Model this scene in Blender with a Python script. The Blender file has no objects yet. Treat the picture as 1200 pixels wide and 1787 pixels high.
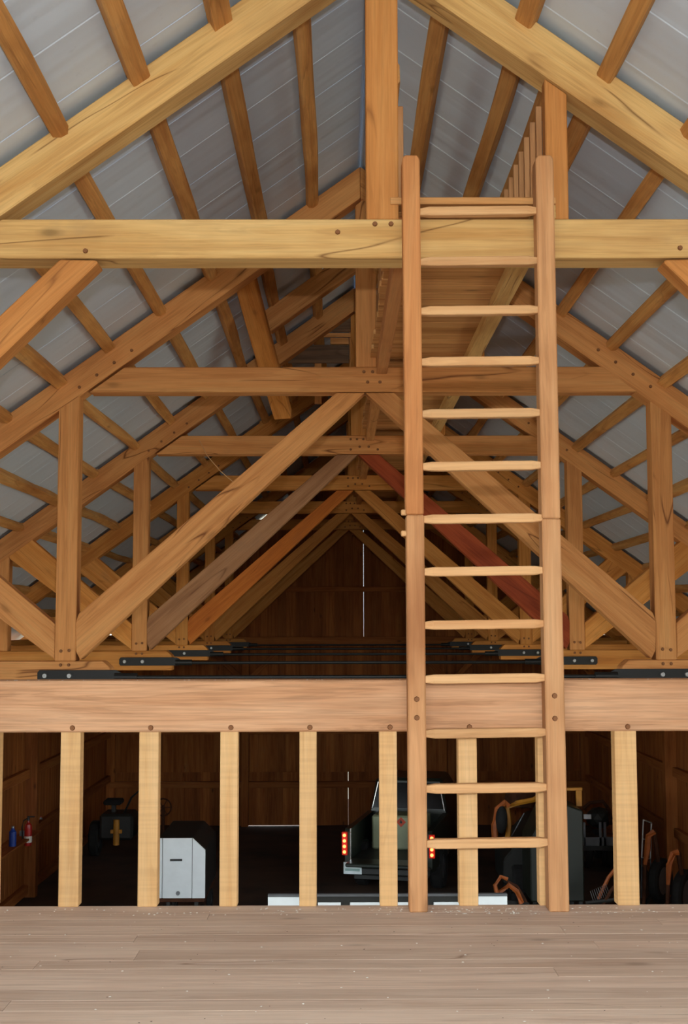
import bpy, bmesh, math, random
from mathutils import Vector, Matrix

C = bpy.context.scene.collection
S = bpy.context.scene
random.seed(7)
R = math.radians

# ------------------------------------------------------------------ camera
F = 2250.0
cam_d = bpy.data.cameras.new('camera')
cam_d.sensor_fit = 'VERTICAL'
cam_d.sensor_height = 24.0
cam_d.lens = F / 1787.0 * 24.0
cam_d.clip_end = 200
cam = bpy.data.objects.new('camera', cam_d)
C.objects.link(cam)
EYE = 1.42
cam.location = (0, 0, EYE)
PITCH, YAW, ROLL = R(4.9406), R(0.2791), R(-0.12)
cam.rotation_euler = (Matrix.Rotation(-YAW, 3, 'Z') @ Matrix.Rotation(math.pi / 2 + PITCH, 3, 'X') @ Matrix.Rotation(ROLL, 3, 'Z')).to_euler()
S.camera = cam
S.view_settings.view_transform = 'Standard'
S.view_settings.look = 'None'
S.view_settings.gamma = 1
S.view_settings.use_curve_mapping = False
S.view_settings.exposure = 0.0

# ------------------------------------------------------------------ world: overcast daylight outside the barn
W = bpy.data.worlds.new('world'); S.world = W; W.use_nodes = True
bg = W.node_tree.nodes['Background']
_t = W.node_tree; _g = _t.nodes.new('ShaderNodeTexCoord'); _s = _t.nodes.new('ShaderNodeSeparateXYZ'); _r = _t.nodes.new('ShaderNodeValToRGB')
_t.links.new(_g.outputs['Generated'], _s.inputs[0])
_m = _t.nodes.new('ShaderNodeMath'); _m.operation = 'MULTIPLY_ADD'; _m.inputs[1].default_value = .5; _m.inputs[2].default_value = .5
_t.links.new(_s.outputs['Z'], _m.inputs[0]); _t.links.new(_m.outputs[0], _r.inputs[0])
_e = _r.color_ramp.elements                       # pale sky above a sunlit green field
_e[0].position = .49; _e[0].color = (.50, .49, .38, 1); _e[1].position = .51; _e[1].color = (.86, .95, 1.0, 1)
_t.links.new(_r.outputs[0], bg.inputs[0])
bg.inputs[1].default_value = 7.2

# ------------------------------------------------------------------ camera flash
fl = bpy.data.lights.new('camera_flash', 'SPOT')
fl.energy = 680; fl.color = (1.0, 0.98, 0.94)
fl.shadow_soft_size = 0.03; fl.spot_size = R(95); fl.spot_blend = 0.6
flo = bpy.data.objects.new('camera_flash', fl); C.objects.link(flo)
flo.location = (0.05, -0.05, 1.74)
flo.rotation_euler = (math.pi / 2 + R(9), 0, 0)

# ------------------------------------------------------------------ layout
XC = 0.225            # ridge line
Y1, B = 6.5, 3.85     # first truss, bay
def TY(k): return Y1 + (k - 1) * B
SL = 0.722            # roof slope
RX = 0.19             # ridge of the rafters
RT, RB = 5.175, 4.910  # rafter top and bottom height at ridge
HW = 5.40             # half width of barn
FZ = 0.028            # loft floor
GZ = -3.10            # ground
YB = TY(7)            # back wall

# pixel -> world at depth Y  (frame 1200 x 1787), used only to read positions off the photograph
_fwd = Vector((math.sin(YAW) * math.cos(PITCH), math.cos(YAW) * math.cos(PITCH), math.sin(PITCH)))
_rt = Vector((math.cos(YAW), -math.sin(YAW), 0)); _up = _rt.cross(_fwd)
def at(x, y, Y):
    d = _fwd + _rt * ((x - 600) / F) - _up * ((y - 893.5) / F)
    d = d * (Y / d.y)
    return Vector((d.x, Y, d.z + EYE))

# ------------------------------------------------------------------ materials
def nt(name):
    m = bpy.data.materials.new(name); m.use_nodes = True
    t = m.node_tree; b = t.nodes['Principled BSDF']
    return m, t, b
def N(t, kind, **kw):
    n = t.nodes.new(kind)
    for k, v in kw.items(): setattr(n, k, v)
    return n
def ramp(t, fac, stops, interp='LINEAR'):
    r = N(t, 'ShaderNodeValToRGB'); r.color_ramp.interpolation = interp
    el = r.color_ramp.elements
    while len(el) > 1: el.remove(el[0])
    el[0].position = stops[0][0]; el[0].color = stops[0][1]
    for p, c in stops[1:]:
        e = el.new(p); e.color = c
    t.links.new(fac, r.inputs[0]); return r.outputs[0]
def mix(t, kind, fac, a, b):
    m = N(t, 'ShaderNodeMix', data_type='RGBA', blend_type=kind)
    for s, v in ((m.inputs[0], fac), (m.inputs[6], a), (m.inputs[7], b)):
        if hasattr(v, 'links') or hasattr(v, 'is_linked'): t.links.new(v, s)
        else: s.default_value = v
    return m.outputs[2]
def G(v): return (v, v, v, 1)
def srgb(r, g, b):
    f = lambda c: ((c / 255 + .055) / 1.055) ** 2.4 if c > 10 else c / 255 / 12.92
    return (f(r), f(g), f(b), 1)

def wood(name, base, dark, light, rough=.75, grain=1.0, knots=.5, cracks=.5, saw=0.0, vary=.22, stain=.5, bump=.25):
    """timber: grain runs along the local X axis of each piece"""
    m, t, b = nt(name)
    tc = N(t, 'ShaderNodeTexCoord'); oi = N(t, 'ShaderNodeObjectInfo')
    off = N(t, 'ShaderNodeVectorMath', operation='SCALE'); off.inputs[0].default_value = (37.3, 51.7, 29.1)
    t.links.new(oi.outputs['Random'], off.inputs['Scale'])
    add = N(t, 'ShaderNodeVectorMath', operation='ADD')
    t.links.new(tc.outputs['Object'], add.inputs[0]); t.links.new(off.outputs[0], add.inputs[1])
    def mp(s):
        q = N(t, 'ShaderNodeMapping'); q.inputs['Scale'].default_value = s
        t.links.new(add.outputs[0], q.inputs[0]); return q.outputs[0]
    def noise(v, sc, det=4, rough_=.55, dist=0.0):
        n = N(t, 'ShaderNodeTexNoise'); n.inputs['Scale'].default_value = sc
        n.inputs['Detail'].default_value = det; n.inputs['Roughness'].default_value = rough_
        n.inputs['Distortion'].default_value = dist
        t.links.new(v, n.inputs['Vector']); return n.outputs['Fac']
    g1 = noise(mp((.45, 7, 7)), 1.6, 5, .6, .6)
    rings = N(t, 'ShaderNodeMath', operation='MULTIPLY'); t.links.new(g1, rings.inputs[0]); rings.inputs[1].default_value = 9
    fr = N(t, 'ShaderNodeMath', operation='PINGPONG'); t.links.new(rings.outputs[0], fr.inputs[0]); fr.inputs[1].default_value = 1
    col = ramp(t, g1, [(.22, dark), (.5, base), (.8, light)])
    ringc = ramp(t, fr.outputs[0], [(0, G(1 - .09 * grain)), (.35, G(1)), (1, G(.98))])
    col = mix(t, 'MULTIPLY', 1.0, col, ringc)
    fine = noise(mp((2.5, 90, 90)), 1.0, 3, .6)
    col = mix(t, 'MULTIPLY', .8, col, ramp(t, fine, [(.3, G(1 - .22 * grain)), (.6, G(1.0))]))
    big = noise(mp((.8, 1.6, 1.6)), 1.3, 3, .6)
    col = mix(t, 'MULTIPLY', stain, col, ramp(t, big, [(.32, (.72, .62, .55, 1)), (.52, G(1.0))]))
    grey = noise(mp((1.7, 2.6, 2.6)), 1.1, 4, .65)
    col = mix(t, 'MIX', ramp(t, grey, [(.63, G(0)), (.78, G(.35 * stain))]), col, (.16, .13, .11, 1))
    # knots
    vo = N(t, 'ShaderNodeTexVoronoi'); vo.inputs['Scale'].default_value = 1.5
    t.links.new(mp((1.0, 2.6, 2.6)), vo.inputs['Vector'])
    kn = ramp(t, vo.outputs['Distance'], [(0.0, G(.30)), (.05, G(.42)), (.085, G(.78)), (.13, G(1))])
    col = mix(t, 'MULTIPLY', knots, col, kn)
    # drying cracks
    ck = noise(mp((.35, 3.2, 3.2)), 1.0, 2, .4, .3)
    sub = N(t, 'ShaderNodeMath', operation='SUBTRACT'); t.links.new(ck, sub.inputs[0]); sub.inputs[1].default_value = .5
    ab = N(t, 'ShaderNodeMath', operation='ABSOLUTE'); t.links.new(sub.outputs[0], ab.inputs[0])
    line = ramp(t, ab.outputs[0], [(0, G(0)), (.006, G(1))])
    msk = ramp(t, noise(mp((.9, 1, 1)), 1.7, 2), [(.47, G(0)), (.56, G(cracks))])
    col = mix(t, 'MULTIPLY', msk, col, mix(t, 'MIX', line, (.22, .13, .08, 1), G(1)))
    if saw:
        wv = noise(mp((55, 1.2, 1.2)), 1.0, 2, .5)
        col = mix(t, 'MULTIPLY', saw, col, ramp(t, wv, [(.35, G(.72)), (.6, G(1))]))
    # per-piece tone
    v = N(t, 'ShaderNodeMapRange'); t.links.new(oi.outputs['Random'], v.inputs[0])
    v.inputs[3].default_value = 1 - vary; v.inputs[4].default_value = 1 + vary * .35
    hs = N(t, 'ShaderNodeHueSaturation'); t.links.new(col, hs.inputs['Color']); t.links.new(v.outputs[0], hs.inputs['Value'])
    t.links.new(hs.outputs[0], b.inputs['Base Color'])
    b.inputs['Roughness'].default_value = rough
    b.inputs['Specular IOR Level'].default_value = .25
    bp = N(t, 'ShaderNodeBump'); bp.inputs['Strength'].default_value = bump; bp.inputs['Distance'].default_value = .004
    hm = mix(t, 'MULTIPLY', 1.0, fine, line)
    t.links.new(hm, bp.inputs['Height']); t.links.new(bp.outputs[0], b.inputs['Normal'])
    return m

def plain(name, col, rough=.6, metal=0.0, spec=.5, noise_amt=.15, scale=6.0, emit=None, es=0):
    m, t, b = nt(name)
    tc = N(t, 'ShaderNodeTexCoord')
    n = N(t, 'ShaderNodeTexNoise'); n.inputs['Scale'].default_value = scale; n.inputs['Detail'].default_value = 4
    t.links.new(tc.outputs['Object'], n.inputs['Vector'])
    c = mix(t, 'MULTIPLY', 1.0, col, ramp(t, n.outputs['Fac'], [(.3, G(1 - noise_amt)), (.65, G(1))]))
    t.links.new(c, b.inputs['Base Color'])
    b.inputs['Roughness'].default_value = rough; b.inputs['Metallic'].default_value = metal
    b.inputs['Specular IOR Level'].default_value = spec
    if emit:
        b.inputs['Emission Color'].default_value = emit; b.inputs['Emission Strength'].default_value = es
    return m

M = {}
M['frame'] = wood('timber_pale', srgb(214, 174, 112), srgb(190, 142, 80), srgb(226, 192, 132), vary=.06, stain=.75, knots=.7, cracks=.8)
M['king'] = wood('timber_king', srgb(194, 132, 72), srgb(176, 112, 54), srgb(208, 150, 88), vary=.03, stain=.3)
M['truss'] = wood('timber_mid', srgb(212, 148, 88), srgb(184, 118, 64), srgb(224, 168, 106), vary=.12, stain=.5, cracks=.9)
M['truss_far'] = wood('timber_orange', srgb(212, 144, 72), srgb(186, 114, 48), srgb(224, 162, 90), vary=.2, stain=.5, cracks=.6)
M['orange'] = wood('timber_bright_orange', srgb(206, 120, 50), srgb(184, 98, 36), srgb(216, 136, 64), vary=.04)
M['red'] = wood('timber_red', srgb(160, 72, 38), srgb(120, 48, 26), srgb(180, 92, 50), vary=.05)
M['grey_brown'] = wood('timber_weathered', srgb(168, 122, 86), srgb(138, 96, 66), srgb(186, 142, 104), vary=.05)
M['beam'] = wood('timber_rail_beam', srgb(206, 158, 118), srgb(188, 134, 92), srgb(218, 176, 138), grain=1.6, vary=.04, stain=.6, knots=.8)
M['stud'] = wood('timber_stud', srgb(217, 176, 122), srgb(204, 154, 98), srgb(227, 190, 140), grain=.5, vary=.07, stain=.2, knots=.2, cracks=.1, saw=.35)
M['ladder'] = wood('timber_ladder', srgb(200, 150, 104), srgb(178, 124, 80), srgb(214, 170, 124), grain=.9, vary=.06, stain=.9, knots=.5, cracks=.3)
M['ladder_up'] = wood('timber_ladder_upper', srgb(194, 132, 80), srgb(174, 108, 62), srgb(208, 150, 96), grain=.9, vary=.06, stain=.7, knots=.5, cracks=.3)
M['rung'] = wood('timber_rung', srgb(214, 168, 118), srgb(196, 140, 90), srgb(226, 186, 138), grain=.8, vary=.12, stain=.3, knots=.3, cracks=.1)
M['purlin'] = wood('timber_purlin', srgb(222, 164, 96), srgb(190, 126, 68), srgb(234, 188, 124), vary=.2, stain=.9, knots=.5, cracks=.3)
M['deck'] = wood('deck_board', srgb(214, 158, 98), srgb(182, 118, 62), srgb(228, 180, 120), grain=1.3, vary=.22, knots=.8)
M['floor'] = wood('floor_plank', srgb(214, 192, 174), srgb(194, 168, 148), srgb(226, 208, 190), grain=1.0, vary=.12, stain=.35, knots=.5, cracks=.6)
M['wall'] = wood('wall_board', srgb(168, 98, 46), srgb(128, 66, 26), srgb(188, 120, 62), grain=1.2, vary=.28, stain=.5, knots=1.0, cracks=.1)
M['oldboard'] = wood('weathered_board', srgb(128, 104, 84), srgb(84, 72, 64), srgb(166, 128, 94), vary=.25, stain=1.0)
M['steel'] = plain('black_painted_steel', srgb(14, 19, 21), .5, .2)
M['bolt'] = plain('galvanised_bolt', srgb(170, 176, 178), .35, .8)
M['peg'] = plain('dark_peg', srgb(126, 82, 46), .8)

# roofing metal: pale coated sheet with soft waviness along the slope
m, t, b = nt('roof_sheet_metal'); M['roof'] = m
tc = N(t, 'ShaderNodeTexCoord')
mp = N(t, 'ShaderNodeMapping'); mp.inputs['Scale'].default_value = (.25, 3.2, 1)
t.links.new(tc.outputs['Object'], mp.inputs[0])
oi = N(t, 'ShaderNodeObjectInfo'); cb = N(t, 'ShaderNodeVectorMath', operation='ADD')
sc = N(t, 'ShaderNodeVectorMath', operation='SCALE'); sc.inputs[0].default_value = (31, 17, 11)
t.links.new(oi.outputs['Random'], sc.inputs['Scale']); t.links.new(mp.outputs[0], cb.inputs[0]); t.links.new(sc.outputs[0], cb.inputs[1])
n = N(t, 'ShaderNodeTexNoise'); n.inputs['Scale'].default_value = 1.1; n.inputs['Detail'].default_value = 2
t.links.new(cb.outputs[0], n.inputs['Vector'])
bp = N(t, 'ShaderNodeBump'); bp.inputs['Strength'].default_value = .5; bp.inputs['Distance'].default_value = .04
t.links.new(n.outputs['Fac'], bp.inputs['Height']); t.links.new(bp.outputs[0], b.inputs['Normal'])
n2 = N(t, 'ShaderNodeTexNoise'); n2.inputs['Scale'].default_value = 12; n2.inputs['Detail'].default_value = 5
t.links.new(tc.outputs['Object'], n2.inputs['Vector'])
t.links.new(mix(t, 'MULTIPLY', 1, srgb(204, 222, 242), ramp(t, n2.outputs['Fac'], [(.22, G(.88)), (.36, G(1))])), b.inputs['Base Color'])
b.inputs['Roughness'].default_value = .45; b.inputs['Metallic'].default_value = .1

# packed earth
m, t, b = nt('packed_earth'); M['earth'] = m
tc = N(t, 'ShaderNodeTexCoord')
n = N(t, 'ShaderNodeTexNoise'); n.inputs['Scale'].default_value = 1.2; n.inputs['Detail'].default_value = 8
t.links.new(tc.outputs['Object'], n.inputs['Vector'])
t.links.new(ramp(t, n.outputs['Fac'], [(.3, srgb(52, 36, 24)), (.7, srgb(88, 62, 42))]), b.inputs['Base Color'])
b.inputs['Roughness'].default_value = .95
bp = N(t, 'ShaderNodeBump'); bp.inputs['Strength'].default_value = .6; t.links.new(n.outputs['Fac'], bp.inputs['Height']); t.links.new(bp.outputs[0], b.inputs['Normal'])

# ------------------------------------------------------------------ helpers
def link(name, me, mat, parent=None, mw=None):
    o = bpy.data.objects.new(name, me); C.objects.link(o)
    if mat is not None and not me.materials: me.materials.append(mat)
    if mw is not None: o.matrix_world = mw
    if parent is not None:
        o.parent = parent
        o.matrix_parent_inverse = Matrix.Identity(4)
        pm = parent.matrix_basis.copy()
        if parent.parent: pm = parent.parent.matrix_basis @ pm
        o.matrix_basis = pm.inverted() @ (mw if mw is not None else Matrix.Identity(4))
    return o
def empty(name, label, cat, loc=(0, 0, 0), group=None, kind=None, rotz=0):
    o = bpy.data.objects.new(name, None); C.objects.link(o)
    o.location = loc; o.rotation_euler = (0, 0, rotz); o.empty_display_size = .1
    bpy.context.view_layer.update()
    tag(o, label, cat, group, kind); return o
def tag(o, label=None, cat=None, group=None, kind=None):
    if label: o['label'] = label
    if cat: o['category'] = cat
    if group: o['group'] = group
    if kind: o['kind'] = kind
    return o
def axes(p, x, z):
    x = Vector(x).normalized(); z = Vector(z); y = z.cross(x).normalized(); z = x.cross(y)
    mt = Matrix((x, y, z)).transposed().to_4x4(); mt.translation = Vector(p); return mt
def bm_box(bm, x0, x1, y0, y1, z0, z1):
    vs = [bm.verts.new((x, y, z)) for x in (x0, x1) for y in (y0, y1) for z in (z0, z1)]
    for f in ((0, 1, 3, 2), (4, 6, 7, 5), (0, 4, 5, 1), (2, 3, 7, 6), (0, 2, 6, 4), (1, 5, 7, 3)):
        bm.faces.new([vs[i] for i in f])
    return vs
def bevel(bm, w):
    bmesh.ops.bevel(bm, geom=list(bm.edges), offset=w, segments=1, affect='EDGES', clamp_overlap=True)
def done(bm, name):
    bmesh.ops.recalc_face_normals(bm, faces=bm.faces)
    me = bpy.data.meshes.new(name); bm.to_mesh(me); bm.free(); return me
_cache = {}
def beam_mesh(L, w, h, jit=0.0, seed=0, bev=.006, seg=None, rnd=0.0):
    key = (round(L, 3), round(w, 3), round(h, 3), jit, seed, bev, rnd)
    if key in _cache: return _cache[key]
    rs = random.Random(seed * 31 + 5)
    bm = bmesh.new()
    if jit == 0 and rnd == 0:
        bm_box(bm, 0, L, -w / 2, w / 2, -h / 2, h / 2)
        if bev: bevel(bm, bev)
    else:
        n = seg or max(3, int(L / .35))
        c = max(bev, rnd)
        ring = [(-w/2+c, -h/2), (w/2-c, -h/2), (w/2, -h/2+c), (w/2, h/2-c), (w/2-c, h/2), (-w/2+c, h/2), (-w/2, h/2-c), (-w/2, -h/2+c)]
        ph = [rs.uniform(0, 6.28) for _ in range(8)]; fr = [rs.uniform(1.2, 3.5) for _ in range(8)]
        rows = []
        for i in range(n + 1):
            x = L * i / n; row = []
            bend = jit * 1.6 * math.sin(x * 1.1 + ph[0])
            for k, (yy, zz) in enumerate(ring):
                s = jit * math.sin(x * fr[k] + ph[k])
                row.append(bm.verts.new((x, yy * (1 + s / w * 1.5) + bend, zz * (1 + s / h * 1.5) + bend * .6)))
            rows.append(row)
        for i in range(n):
            for k in range(8):
                bm.faces.new((rows[i][k], rows[i][(k+1) % 8], rows[i+1][(k+1) % 8], rows[i+1][k]))
        bm.faces.new(rows[0]); bm.faces.new(rows[-1][::-1])
    me = done(bm, 'beam'); _cache[key] = me; return me
def member(name, p0, p1, w, h, mat, parent=None, up=(0, 0, 1), **kw):
    """squared timber from p0 to p1; w across, h along 'up'"""
    p0 = Vector(p0); p1 = Vector(p1)
    me = beam_mesh((p1 - p0).length, w, h, **kw)
    if me.materials and me.materials[0] != mat:
        me = me.copy(); me.materials.clear()
    return link(name, me, mat, parent, axes(p0, p1 - p0, up))
def prism(name, poly, y0, y1, d, mat, parent=None, bev=.006):
    """polygon in the XZ plane (world), extruded y0..y1, local X along d=(dx,dz)"""
    dx, dz = Vector(d).normalized()
    ox = sum(p[0] for p in poly) / len(poly); oz = sum(p[1] for p in poly) / len(poly)
    if sum(poly[i][0]*poly[(i+1) % len(poly)][1] - poly[(i+1) % len(poly)][0]*poly[i][1] for i in range(len(poly))) < 0: poly = poly[::-1]
    bm = bmesh.new(); lo = []; hi = []
    for (x, z) in poly:
        u = (x-ox)*dx + (z-oz)*dz; v = -(x-ox)*dz + (z-oz)*dx
        lo.append(bm.verts.new((u, 0, v))); hi.append(bm.verts.new((u, y1-y0, v)))
    bm.faces.new(lo); bm.faces.new(hi[::-1]); n = len(poly)
    for i in range(n): bm.faces.new((lo[i], hi[i], hi[(i+1) % n], lo[(i+1) % n]))
    if bev: bevel(bm, bev)
    mw = Matrix(((dx, 0, -dz, ox), (0, 1, 0, y0), (dz, 0, dx, oz), (0, 0, 0, 1)))
    return link(name, done(bm, name), mat, parent, mw)
def cyl_bm(bm, p0, p1, r0, r1=None, n=12, caps=True):
    p0 = Vector(p0); p1 = Vector(p1); r1 = r0 if r1 is None else r1
    d = (p1 - p0).normalized(); a = d.orthogonal().normalized(); b_ = d.cross(a)
    A = []; Bv = []
    for i in range(n):
        t_ = 2 * math.pi * i / n; v = a * math.cos(t_) + b_ * math.sin(t_)
        A.append(bm.verts.new(p0 + v * r0)); Bv.append(bm.verts.new(p1 + v * r1))
    for i in range(n): bm.faces.new((A[i], A[(i+1) % n], Bv[(i+1) % n], Bv[i]))
    if caps: bm.faces.new(A[::-1]); bm.faces.new(Bv)
def cyl(name, p0, p1, r, mat, parent=None, r1=None, n=12):
    p0 = Vector(p0); bm = bmesh.new()
    cyl_bm(bm, (0, 0, 0), Vector(p1) - p0, r, r1, n)
    return link(name, done(bm, name), mat, parent, Matrix.Translation(p0))
def tube_bm(bm, pts, r, n=8, closed=False):
    pts = [Vector(p) for p in pts]; rows = []
    for i, p in enumerate(pts):
        if closed: d = pts[(i+1) % len(pts)] - pts[i-1]
        else: d = pts[min(i+1, len(pts)-1)] - pts[max(i-1, 0)]
        d.normalize(); ref = Vector((0, 0, 1)) if abs(d.z) < .9 else Vector((0, 1, 0))
        a = d.cross(ref).normalized(); b_ = d.cross(a)
        rr = r[i] if isinstance(r, (list, tuple)) else r
        rows.append([bm.verts.new(p + (a*math.cos(2*math.pi*k/n) + b_*math.sin(2*math.pi*k/n))*rr) for k in range(n)])
    m_ = len(rows)
    for i in range(m_ if closed else m_-1):
        for k in range(n): bm.faces.new((rows[i][k], rows[i][(k+1) % n], rows[(i+1) % m_][(k+1) % n], rows[(i+1) % m_][k]))
    if not closed: bm.faces.new(rows[0][::-1]); bm.faces.new(rows[-1])
def tube(name, pts, r, mat, parent=None, n=8, closed=False):
    bm = bmesh.new(); o = Vector(pts[0])
    tube_bm(bm, [Vector(p) - o for p in pts], r, n, closed)
    return link(name, done(bm, name), mat, parent, Matrix.Translation(o))
def box(name, x0, x1, y0, y1, z0, z1, mat, parent=None, bev=.004):
    """box with local origin at its centre bottom; grain along its longest side"""
    c = Vector(((x0+x1)/2, (y0+y1)/2, (z0+z1)/2)); s = (x1-x0, y1-y0, z1-z0)
    bm = bmesh.new(); k = s.index(max(s))
    L, a, h = (s[0], s[1], s[2]) if k == 0 else ((s[1], s[0], s[2]) if k == 1 else (s[2], s[1], s[0]))
    bm_box(bm, -L/2, L/2, -a/2, a/2, -h/2, h/2)
    if bev: bevel(bm, min(bev, min(s)*.3))
    if k == 0: mt = Matrix.Identity(3)
    elif k == 1: mt = Matrix(((0, -1, 0), (1, 0, 0), (0, 0, 1)))
    else: mt = Matrix(((0, 0, -1), (0, 1, 0), (1, 0, 0)))
    mt = mt.to_4x4(); mt.translation = c
    return link(name, done(bm, name), mat, parent, mt)
def dup(o, parent, mw):
    c = o.copy(); C.objects.link(c); c.parent = parent; c.matrix_parent_inverse = Matrix.Identity(4)
    pm = parent.matrix_basis.copy()
    if parent.parent: pm = parent.parent.matrix_basis @ pm
    c.matrix_basis = pm.inverted() @ mw
    return c

_bm = bmesh.new(); cyl_bm(_bm, (0, 0, 0), (0, -.012, 0), .014, .011, 8); PEG = done(_bm, 'peg'); PEG.materials.append(M['peg'])
_bm = bmesh.new(); cyl_bm(_bm, (0, 0, 0), (0, -.016, 0), .021, .017, 10); BOLT = done(_bm, 'bolt'); BOLT.materials.append(M['bolt'])
def peg(parent, x, y, z): return link('peg', PEG, None, parent, Matrix.Translation((x, y, z)))

# ================================================================== STRUCTURE
# ---- roof
roof = empty('ceiling', None, None, kind='structure')
nrm = {s: Vector((s * SL, 0, 1)).normalized() for s in (-1, 1)}
dwn = {s: Vector((s * 1, 0, -SL)).normalized() for s in (-1, 1)}
YF = -3.0
SW = 1.06
LEN = (HW + .45) * math.sqrt(1 + SL * SL)
def sheet_mesh():
    bm = bmesh.new(); prof = []
    y = 0
    for c in (0, .53):
        prof += [(c + .0, 0), (c + .006, .0032), (c + .014, .0032), (c + .022, 0), (c + .26, 0.004)]
    prof += [(SW + .004, 0)]
    nx = 10
    rows = []
    for i in range(nx + 1):
        x = LEN * i / nx
        rows.append([bm.verts.new((x, yy, zz)) for yy, zz in prof])
    for i in range(nx):
        for k in range(len(prof) - 1): bm.faces.new((rows[i][k], rows[i+1][k], rows[i+1][k+1], rows[i][k+1]))
    me = bpy.data.meshes.new('roofing_sheet'); bm.to_mesh(me); bm.free(); me.materials.append(M['roof']); return me
SHEET = sheet_mesh()
ROOFOFF = .035
ns = int((YB + .08 - YF) / SW) + 1
for s in (-1, 1):
    for i in range(ns):
        p = Vector((RX, YB + .08 - (ns - i) * SW, RT)) + nrm[s] * ROOFOFF
        x = dwn[s]; z = nrm[s]; y = z.cross(x)
        mt = Matrix((x, y, z)).transposed().to_4x4()
        if y.y < 0: p.y += SW
        mt.translation = p
        link('roofing_sheet', SHEET, None, roof, mt)
# ridge cap
bm = bmesh.new()
for s in (-1, 1):
    a = Vector((RX, YF, RT + .05)); q = dwn[s] * .18
    vs = [bm.verts.new(v) for v in (a + Vector((0, 0, .02)), a + q, a + q + Vector((0, YB + .5 - YF, 0)), a + Vector((0, YB + .5 - YF, .02)))]
    bm.faces.new(vs)
link('ridge_cap', done(bm, 'ridge_cap'), M['roof'], roof)
# purlins, one per bay, row and side
PW = .098
for s in (-1, 1):
    for k in range(1, 13):
        for bay in range(-1, 7):
            y0, y1 = TY(bay) + .10, TY(bay + 1) + .10
            if bay == 6: y1 = YB
            if bay == -1: y0 = YF
            d = .412 * k + random.uniform(-.012, .012)
            top = Vector((RX + s * d, 0, RT - SL * d)) + nrm[s] * (ROOFOFF - .004 - .046)
            rnd = .030 if (k + bay) % 4 == 0 else .010
            if bay >= 1: rnd = random.choice((.01, .012, .026))
            w = PW * random.uniform(.95, 1.08)
            member('purlin', top + Vector((0, y0, 0)), top + Vector((0, y1, 0)), round(w, 2), .092, M['purlin'], roof, up=nrm[s], jit=random.choice((.004, .004, .008)), seed=random.randint(0, 5), bev=.008, rnd=rnd, seg=12)

# ---- loft floor planks (run across the barn)
fl_e = empty('floor', None, None, (0, 0, FZ), kind='structure')
_pl = {}
rf = random.Random(3)
y = Y1 + .035; row = 0
joints = {0: [-2.9, 3.4], 1: [-.62, 2.2], 2: [1.5], 3: [1.02], 4: [-.9], 5: [1.12], 6: [-.85, 2.6]}
while y > YF:
    w = .135 if row % 3 else .165
    js = joints.get(row, [rf.uniform(-4, -1), rf.uniform(.5, 4.3)])
    xs = [XC - HW + .12] + sorted(js) + [XC + HW - .12]
    for a, b_ in zip(xs[:-1], xs[1:]):
        dz = rf.uniform(-.0007, .0005)
        box('floor_plank', a + .001, b_ - .001, y - w + .0015, y, FZ - .038 + dz, FZ + dz, M['floor'], fl_e, bev=0)
    y -= w; row += 1
for i in range(6):
    box('joist', XC - HW + .1, XC + HW - .1, Y1 - .09 - i * 1.5, Y1 + .03 - i * 1.5, FZ - .26, FZ - .045, M['frame'], fl_e)

# ---- ground
bm = bmesh.new(); bmesh.ops.create_grid(bm, x_segments=40, y_segments=90, size=1)
for v in bm.verts:
    v.co = Vector((v.co.x * 9, v.co.y * 19 + 15, GZ - .02 + .02 * math.sin(v.co.x * 9) * math.cos(v.co.y * 17)))
g = link('ground', done(bm, 'ground'), M['earth']); tag(g, kind='structure')

# ---- walls of vertical boards with girts and posts
def board_mesh(L, w, th):
    k = ('bd', round(L, 2), round(w, 3))
    if k in _cache: return _cache[k]
    bm = bmesh.new(); bm_box(bm, 0, L, -w/2, w/2, -th/2, th/2); bevel(bm, .004)
    me = done(bm, 'board'); me.materials.append(M['wall']); _cache[k] = me; return me
WT = .022
PLATE = 1.10
rw = random.Random(11)
DAYLIGHT_BAYS = {'left': (7.2, 15.6), 'right': (7.2, 15.6)}     # open bays added in both side walls, out of view, to let daylight in
for side, s in (('left', -1), ('right', 1)):
    we = empty('wall_' + side, None, None, kind='structure')
    X = XC + s * HW
    y = YF
    while y < YB:
        w = rw.choice((.19, .215, .24)); w = round(w, 3)
        if y + w > YB + .05: w = round(YB + .05 - y, 3)
        if w < .03: break
        d0, d1 = DAYLIGHT_BAYS[side]
        if d0 < y + w / 2 < d1:          # added daylight opening, boards only above its head
            me = board_mesh(PLATE - .75, w - .004, WT)
            link('board', me, None, we, axes((X + s * .06, y + w / 2, .75), (0, 0, 1), (s, 0, 0)))
            y += w; continue
        me = board_mesh(PLATE - GZ + .06, w - .004, WT)
        link('board', me, None, we, axes((X + s * .06, y + w / 2, GZ - .06), (0, 0, 1), (s, 0, 0)))
        y += w
    for z in (-.05, -1.06, -2.06, -2.95):
        for b_ in range(0, 7):
            if z < 0 and DAYLIGHT_BAYS[side][0] < TY(b_ + .5) < DAYLIGHT_BAYS[side][1]: continue
            member('girt', (X, TY(b_) + .09, z), (X, TY(b_ + 1) - .09, z), .09, .15, M['wall'], we)
    member('wall_plate', (X - s*.02, YF, PLATE - .02), (X - s*.02, YB, PLATE - .02), .18, .17, M['truss_far'], we)
    for k in range(0, 8):
        yy = min(TY(k), YB - .1)
        member('post', (X - s * .04, yy + .09, GZ - .02), (X - s * .04, yy + .09, PLATE - .105), .18, .2, M['wall'], we, up=(1, 0, 0))
    # knee braces from the wall posts up to the ties
    for k in range(2, 7):
        yy = TY(k) + .09
        member('knee_brace', (X - s*.13, yy, -.05), (X - s*.98, yy, .84), .12, .14, M['wall'], we)
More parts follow.
